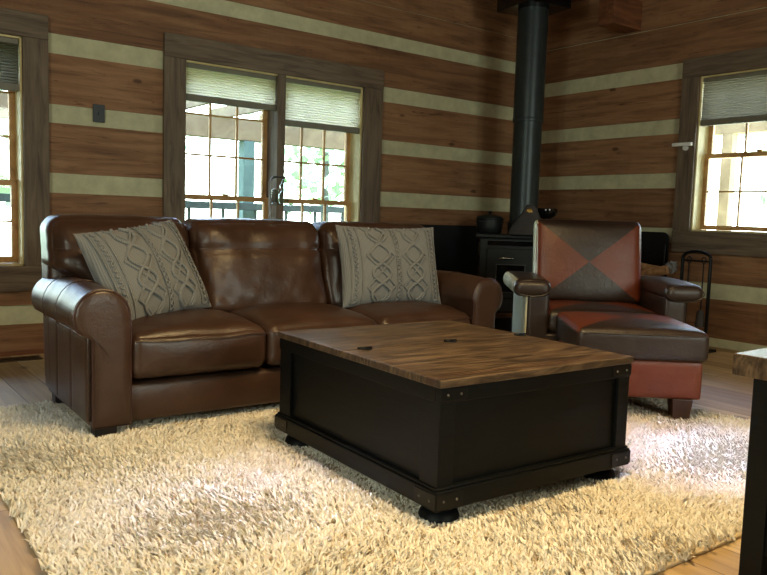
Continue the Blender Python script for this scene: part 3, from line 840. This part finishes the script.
# local: x across, y back, origin centre of front
box('seat_base', (-0.36, 0.36, 0.02, 0.72, 0.12, 0.31), 'brown', CH, 0.01)
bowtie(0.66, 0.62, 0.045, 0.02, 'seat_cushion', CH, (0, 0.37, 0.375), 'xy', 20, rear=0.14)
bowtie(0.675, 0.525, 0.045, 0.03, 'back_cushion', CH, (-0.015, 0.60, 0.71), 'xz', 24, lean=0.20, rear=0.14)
soft_obj('back_frame', dict(sx=0.66, sy=0.10, sz=0.70, r=0.03, n=12, deform=lambda p, u: (p.x, p.y + p.z * 0.2, p.z), centre=(0, 0.74, 0.56)), 'brown', CH)
for s in (-1, 1):
    def sdw(p, u, s=s): return p
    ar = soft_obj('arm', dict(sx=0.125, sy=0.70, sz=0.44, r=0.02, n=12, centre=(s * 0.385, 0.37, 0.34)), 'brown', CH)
    if s < 0: soft_obj('side_panel', dict(sx=0.012, sy=0.69, sz=0.43, r=0.005, n=8, centre=(s * 0.452, 0.37, 0.34)), 'cream', ar)['label'] = 'outer arm side with window glare in its cream colour'  # thin sheet on the left arm only, coloured with the window glare
    def pad(p, u): return (p.x, p.y, p.z + 0.008 * (1 - u.y ** 2) * (u.z > 0))
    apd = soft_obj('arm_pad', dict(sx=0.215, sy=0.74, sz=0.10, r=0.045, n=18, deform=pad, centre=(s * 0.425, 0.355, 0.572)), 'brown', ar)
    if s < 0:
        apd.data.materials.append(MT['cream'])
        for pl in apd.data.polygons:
            if pl.normal.x < -0.45 and pl.center.y > 0.03: pl.material_index = 1  # window glare coloured onto the left of the pad
    tube('pad_seam', [(s * 0.425 + 0.104 * math.cos(t_), -0.006 + 0.0, 0.572 + 0.045 * math.sin(t_)) for t_ in [2 * math.pi * k / 24 for k in range(24)]], 0.0028, 'brown', ar, 6, True)
for x in (-0.38, 0.38):
    for y in (0.07, 0.68):
        bm = bmesh.new(); vs = B(bm, x - 0.028, x + 0.028, y - 0.028, y + 0.028, 0.0, 0.125)
        for v_ in vs:
            if v_.co.z > 0.1: v_.co.x = x + (v_.co.x - x) * 1.3; v_.co.y = y + (v_.co.y - y) * 1.3
        mkobj('foot', bm, 'chair_foot', CH, bevel=0.003)

# ------------------------------------------------------------------ wood stove in the corner, on the diagonal
ST = empty('wood_stove', (-0.78, -0.78, 0.0125), math.radians(-45), 'black cast iron wood stove on legs set diagonally in the corner', 'stove')
sx_ = -0.225     # local x centre offset
box('stove_body', (sx_ - 0.24, sx_ + 0.30, -0.02, 0.44, 0.14, 0.79), 'stove_iron', ST, 0.012)
box('stove_top', (sx_ - 0.275, sx_ + 0.335, -0.055, 0.47, 0.79, 0.822), 'stove_iron', ST, 0.008)
for x in (sx_ - 0.24 + 0.04, sx_ + 0.26):
    for y in (0.03, 0.39):
        bm = bmesh.new(); TUBE(bm, [(x, y, 0), (x, y, 0.06), (x, y, 0.15)], [0.03, 0.018, 0.032], 10); mkobj('stove_leg', bm, 'stove_iron', ST, auto=40)
dr = box('stove_door', (sx_ - 0.17, sx_ + 0.24, -0.045, -0.021, 0.27, 0.70), 'stove_iron', ST, 0.006)
bm = bmesh.new()
x0, x1, z0, z1 = sx_ - 0.09, sx_ + 0.16, 0.32, 0.565
for q in ((x0, x1, z1 - 0.006, z1), (x0, x1, z0, z0 + 0.006), (x0, x0 + 0.006, z0, z1), (x1 - 0.006, x1, z0, z1)): B(bm, q[0], q[1], -0.050, -0.044, q[2], q[3])
mkobj('door_window_trim', bm, 'nail', dr)
box('door_window', (x0, x1, -0.048, -0.045, z0, z1), 'gloss_black', dr)
bm = bmesh.new(); TUBE(bm, [(sx_ - 0.06, -0.075, 0.615), (sx_ - 0.03, -0.085, 0.622), (sx_ + 0.01, -0.08, 0.620), (sx_ + 0.06, -0.075, 0.620)], [0.007, 0.014, 0.009, 0.006], 10)
TUBE(bm, [(sx_ - 0.03, -0.04, 0.62), (sx_ - 0.03, -0.085, 0.622)], 0.006, 8)
mkobj('door_handle', bm, 'silver', dr, auto=50)
box('vent_slot', (sx_ - 0.17, sx_ + 0.24, -0.030, -0.019, 0.725, 0.765), 'gloss_black', ST, 0.003)

pc = Matrix.Translation((-0.78, -0.78, 0)) @ Matrix.Rotation(math.radians(-45), 4, 'Z') @ Vector((-0.098, 0.03, 0))
SP = empty('stovepipe', (pc.x, pc.y, 0.8345), 0, 'tall dark grey double-wall stovepipe rising from the stove to the ceiling', 'stovepipe')
R1 = 0.121
zt = ZC - 0.8345
lathe('pipe_section', [(R1, 0.10), (R1, 0.98)], (0, 0, 0), 'pipe', SP, 32)
lathe('pipe_section', [(R1 * 1.06, 0.98), (R1 * 1.06, 1.90)], (0, 0, 0), 'pipe', SP, 32)
lathe('pipe_section', [(R1 * 1.0, 1.90), (R1 * 1.0, zt - 0.27)], (0, 0, 0), 'pipe', SP, 32)
lathe('pipe_collar', [(R1 * 1.08, 0.0), (R1 * 1.08, 0.10), (R1 * 1.03, 0.105)], (0, 0, 0), 'stove_iron', SP, 32)
for z in (0.96, 1.90):
    lathe('pipe_band', [(R1 * 1.075, 0), (R1 * 1.09, 0.006), (R1 * 1.09, 0.028), (R1 * 1.075, 0.034)], (0, 0, z), 'pipe', SP, 32)
for q in range(2):
    lathe('rivet', [(0.0075, 0), (0.0075, 0.004), (0.0, 0.006)], (0, 0, 0), 'nail', SP, 10, loc=(-R1 * 0.9 * math.cos(0.75 + q * 0.5), -R1 * 1.0 * math.sin(0.75 + q * 0.5), 1.86), rot=(math.radians(90), 0, 0))
box('ceiling_support_box', (-0.22, 0.22, -0.22, 0.22, zt - 0.27, zt - 0.001), 'gloss_black', SP, 0.004, rot=(0, 0, math.radians(-10)))

PM = Matrix.Translation((-0.78, -0.78, 0)) @ Matrix.Rotation(math.radians(-45), 4, 'Z')
def stv(x, y, z=0.8345): return tuple(PM @ Vector((x, y, z)))
t = empty('cast_iron_pot', stv(-0.385, 0.13), 0, 'round black cast iron pot on the left of the stove top', 'pot')
lathe('pot_body', [(0.0, 0.0), (0.09, 0.0), (0.108, 0.02), (0.116, 0.06), (0.116, 0.12), (0.122, 0.126), (0.122, 0.134), (0.108, 0.136)], (0, 0, 0), 'stove_iron', t, 28)
l_ = lathe('pot_lid', [(0.118, 0.136), (0.112, 0.15), (0.06, 0.166), (0.0, 0.170)], (0, 0, 0), 'stove_iron', t, 28)
lathe('lid_knob', [(0.010, 0.168), (0.010, 0.178), (0.02, 0.186), (0.018, 0.196), (0.0, 0.20)], (0, 0, 0), 'black_metal', l_, 16)
for s in (-1, 1):
    tube('pot_handle', [(s * 0.112, -0.03, 0.10), (s * 0.142, -0.02, 0.105), (s * 0.142, 0.02, 0.105), (s * 0.112, 0.03, 0.10)], 0.007, 'stove_iron', t, 8)
# folded grey cloth bag propped before the pipe, with a round gilt button
t = empty('folded_cloth', stv(-0.075, -0.055), math.radians(-45), 'dark grey cloth cone with a round brass button, propped before the stovepipe', 'cloth')
bm = bmesh.new(); rings = []
for k in range(12):
    s = k / 11; z = 0.004 + 0.255 * s; ww = 0.125 * (1 - s) ** 0.8 + 0.028; dd = 0.034 * (1 - s) + 0.014
    ring = []
    for j in range(20):
        a = 2 * math.pi * j / 20; r_ = 1 + 0.08 * math.sin(3 * a + s * 3)
        ring.append(bm.verts.new((ww * r_ * math.cos(a) + 0.02 * s - 0.01 * math.sin(s * 6), -0.028 + dd * r_ * math.sin(a) - 0.045 * (1 - s) ** 1.5, z)))
    rings.append(ring)
for a, b in zip(rings, rings[1:]):
    for j in range(20): bm.faces.new([a[j], a[(j + 1) % 20], b[(j + 1) % 20], b[j]])
bm.faces.new(rings[0]); bm.faces.new(rings[-1])
mkobj('cloth_body', bm, 'slate', t, smooth=True)
bm = bmesh.new(); LATHE(bm, [(0.0, 0.010), (0.012, 0.010), (0.014, 0.004), (0.022, 0.006), (0.026, 0.0)], seg=20)
mkobj('brass_button', bm, 'brass', t, auto=40, loc=(0.020, -0.048, 0.205), rot=(math.radians(90), 0, 0))
t = empty('black_bowl', stv(0.105, 0.10), 0, 'glossy black rounded bowl right of the stovepipe, above the armchair back', 'bowl')
lathe('bowl_stand', [(0.0, 0.0), (0.06, 0.0), (0.045, 0.02), (0.03, 0.08), (0.04, 0.15)], (0.0, 0.0, 0), 'gloss_black', t, 24)
lathe('bowl_body', [(0.0, 0.150), (0.045, 0.150), (0.08, 0.175), (0.092, 0.21), (0.088, 0.235), (0.078, 0.235), (0.07, 0.20), (0.0, 0.175)], (0.0, 0.0, 0), 'gloss_black', t, 28)

HS = tag(box('heat_shield', (-1.95, -0.72, -0.045, -0.014, 0.0, 0.896), 'shield', bevel=0.004), 'flat black heat shield panel on the log wall behind the stove', 'heat shield')
tag(box('hearth_pad', (-1.38, -0.10, -1.32, -0.10, 0.0, 0.012), 'shield', bevel=0.003), 'low black hearth pad on the floor beneath the wood stove', 'hearth pad')

# ------------------------------------------------------------------ fireplace tools, log bucket
FT = empty('fireplace_tool_rack', (-0.36, -2.05, 0), math.radians(-90), 'black arched iron fireplace tool stand behind the right armchair arm', 'tool stand')
def arch(w, z0, z1, r):
    pts = [(-w, 0, z0), (-w, 0, z1 - 0.05)]
    for k in range(9):
        a = math.pi - math.pi * k / 8; pts.append((w * math.cos(a), 0, z1 - 0.05 + 0.05 * math.sin(a)))
    pts += [(w, 0, z1 - 0.05), (w, 0, z0)]
    return pts
bm = bmesh.new()
pts = arch(0.115, 0.02, 0.765, 0.01)
for a_, b_ in zip(pts, pts[1:]):
    pa, pb = Vector(a_), Vector(b_); TUBE(bm, [pa, pb], 0.0135, 8)
mkobj('arch_frame', bm, 'black_metal', FT, auto=40)
box('stand_base', (-0.15, 0.15, -0.11, 0.11, 0.0, 0.02), 'black_metal', FT, 0.004)
box('cross_bar', (-0.10, 0.10, -0.008, 0.008, 0.685, 0.70), 'black_metal', FT, 0.002)
for x, kind in ((-0.06, 'fireplace_poker'), (0.06, 'hearth_brush')):
    wx = FT.location.x; wy = FT.location.y - x
    t = empty(kind, (wx, wy, 0.25), math.radians(-90), {'fireplace_poker': 'black iron poker with a loop handle hanging in the tool stand', 'hearth_brush': 'black hearth brush with a loop handle hanging in the tool stand'}[kind], 'fire tool')
    ring = [(0.017 * math.cos(a), 0, 0.45 + 0.024 * math.sin(a)) for a in [2 * math.pi * k / 16 for k in range(16)]]
    tube('loop_handle', ring, 0.0045, 'black_metal', t, 8, True)
    tube('shaft', [(0, 0, 0.06), (0, 0, 0.428)], 0.0055, 'black_metal', t, 8)
    if kind == 'hearth_brush': lathe('brush_head', [(0.012, 0.07), (0.028, 0.05), (0.034, -0.06), (0.0, -0.062)], (0, 0, 0), 'slate', t, 14)
    else: tube('poker_tip', [(0, 0, 0.07), (0.0, 0, -0.05), (0.02, 0, -0.075)], [0.006, 0.006, 0.002], 'black_metal', t, 8)
WB = empty('firewood_holder', (-0.34, -1.55, 0), math.radians(-82), 'black rounded metal firewood holder standing against the right wall', 'firewood holder')
bm = bmesh.new()
poly = [(-0.17, 0.0), (0.17, 0.0), (0.17, 0.86)]
for k in range(7):
    a = math.radians(90 * k / 6); poly.append((0.115 + 0.055 * math.cos(a), 0.845 + 0.055 * math.sin(a)))
for k in range(7):
    a = math.radians(90 + 90 * k / 6); poly.append((-0.115 + 0.055 * math.cos(a), 0.845 + 0.055 * math.sin(a)))
poly = [(x, z) for x, z in poly if not (x == 0.17 and z == 0.86)]
PRISM(bm, poly, 0.12, 0.135, 'xz'); mkobj('back_plate', bm, 'black_metal', WB, bevel=0.003)
for s in (-1, 1):
    tube('side_bar', [(s * 0.145, -0.19, 0.0), (s * 0.145, -0.19, 0.36), (s * 0.145, 0.10, 0.55), (s * 0.145, 0.112, 0.80)], 0.008, 'black_metal', WB, 8)
box('shelf', (-0.17, 0.17, -0.2, 0.12, 0.38, 0.40), 'black_metal', WB, 0.003)
WBM = Matrix.Translation((-0.34, -1.55, 0)) @ Matrix.Rotation(math.radians(-82), 4, 'Z')
lb = ['pale split log on top of the firewood holder', 'split log lying at a slant in the firewood holder', 'lower log resting on the holder shelf, left', 'lower log resting on the holder shelf, right']
for i, (x, y, z, a, r_, L_) in enumerate(((-0.02, -0.06, 0.625, 0.12, 0.038, 0.44), (0.05, -0.10, 0.555, -0.25, 0.04, 0.46), (-0.0, -0.12, 0.462, 0.0, 0.05, 0.30), (0.0, 0.02, 0.462, 0.0, 0.048, 0.30))):
    bm = bmesh.new(); rg = []
    for k in range(7):
        ring = []
        for j in range(9):
            an = 2 * math.pi * j / 9; rr = r_ * (0.85 + 0.3 * mnoise.noise(Vector((math.cos(an), math.sin(an), i + k * 0.2)) * 1.4))
            ring.append(bm.verts.new((-L_ / 2 + L_ * k / 6, rr * math.cos(an), rr * math.sin(an))))
        rg.append(ring)
    for p_, q_ in zip(rg, rg[1:]):
        for j in range(9): bm.faces.new([p_[j], p_[(j + 1) % 9], q_[(j + 1) % 9], q_[j]])
    bm.faces.new(rg[0]); bm.faces.new(rg[-1])
    o = mkobj('firewood_log', bm, 'bark'); o.matrix_world = WBM @ Matrix.Translation((x, y, z)) @ Matrix.Rotation(a, 4, 'Y')
    tag(o, lb[i], 'firewood', 'firewood in the holder')

bm = bmesh.new(); bmesh.ops.create_icosphere(bm, subdivisions=3, radius=0.042)
for v_ in bm.verts: v_.co += v_.co.normalized() * wob(v_.co, 38, 0.03)
o = mkobj('crumpled_paper', bm, 'knit', auto=25); o.matrix_world = WBM @ Matrix.Translation((0.285, -0.04, 0.63))
tag(o, 'pale crumpled paper tucked beside the split logs', 'paper')

# ------------------------------------------------------------------ slim lamp stand behind the sofa
LS = empty('hook_stand', (-3.31, -0.70, 0), 0, 'slim grey hooked metal stand rising behind the sofa before the window', 'stand')
lathe('stand_base', [(0.0, 0.0), (0.13, 0.0), (0.13, 0.012), (0.02, 0.022), (0.0, 0.022)], (0, 0, 0), 'nail', LS, 24)
tube('stand_pole', [(0, 0, 0.015), (0, 0, 0.6), (0, 0, 1.155), (0.008, 0, 1.178), (0.026, 0, 1.192), (0.05, 0, 1.196), (0.115, 0, 1.196)], 0.0075, 'nail', LS, 10)
box('tray', (0.025, 0.155, -0.05, 0.05, 1.008, 1.020), 'clear', LS, 0.003)
box('glass_plate', (0.028, 0.050, -0.03, 0.03, 1.021, 1.115), 'clear', LS, 0.003)
lathe('tray_stem', [(0.006, 1.19), (0.006, 1.195)], (0.112, 0, 0), 'nail', LS, 8)
GB = empty('glass_bottle', (-3.205, -0.70, 1.021), 0, 'small clear glass bottle on the tray of the hooked stand', 'bottle')
lathe('bottle_body', [(0.0, 0.0), (0.026, 0.0), (0.036, 0.02), (0.036, 0.055), (0.018, 0.08), (0.013, 0.09)], (0, 0, 0), 'clear', GB, 20)
lathe('bottle_stopper', [(0.013, 0.09), (0.026, 0.098), (0.028, 0.12), (0.013, 0.145), (0.006, 0.168)], (0, 0, 0), 'clear', GB, 20)

# ------------------------------------------------------------------ end table at the right edge
ET = empty('end_table', (-3.855, -4.223, 0), 0.0, 'black end table with a thick wooden top at the right edge', 'end table')
box('table_top', (0, 0.60, -0.60, 0.0, 0.568, 0.625), 'lid', ET, 0.003)
for x in (0.035, 0.505):
    for y in (-0.565, -0.10):
        box('leg', (x, x + 0.06, y, y + 0.06, 0.0, 0.568), 'black_wood', ET, 0.003)
box('cabinet_body', (0.045, 0.555, -0.555, -0.048, 0.10, 0.567), 'black_wood', ET, 0.002)
for zz in (0.515,):
    bm = bmesh.new()
    bmesh.ops.create_uvsphere(bm, u_segments=12, v_segments=8, radius=1, matrix=Matrix.Translation((0.033, -0.125, zz)) @ Matrix.Diagonal((0.010, 0.014, 0.014, 1)))
    mkobj('bolt_head', bm, 'nail', ET, smooth=True)

# ------------------------------------------------------------------ small fixtures
t = empty('switch_plate', (-4.22, -0.012, 1.573), 0, 'small dark switch plate on the log wall between the back windows', 'switch plate')
box('plate', (-0.038, 0.038, -0.007, 0.0, -0.058, 0.058), 'switch', t, 0.002)
box('toggle', (-0.006, 0.006, -0.016, -0.007, -0.012, 0.012), 'switch', t, 0.001)
t = empty('white_bracket', (-0.041, -1.66, 1.61), math.radians(-90), 'small white bracket fixed to the grey casing of the right window', 'bracket')
box('bracket_arm', (-0.07, 0.10, -0.03, 0.0, -0.006, 0.022), 'white', t, 0.003)
lathe('bracket_pivot', [(0.02, 0), (0.02, 0.025), (0.0, 0.026)], (0, 0, 0), 'white', t, 14, loc=(0.045, 0.0, -0.022), rot=(math.radians(90), 0, 0))
t = empty('floor_vent', (-4.80, -0.17, 0), 0, 'flat brown floor vent by the wall at the far left', 'vent')
bm = bmesh.new(); B(bm, -0.17, 0.17, -0.065, 0.065, 0.0, 0.005); mkobj('vent_frame', bm, 'vent', t, bevel=0.001)
bm = bmesh.new()
for k in range(22): B(bm, -0.15 + k * 0.0138, -0.144 + k * 0.0138, -0.045, 0.045, 0.005, 0.0075)
mkobj('vent_slats', bm, 'black_metal', t)
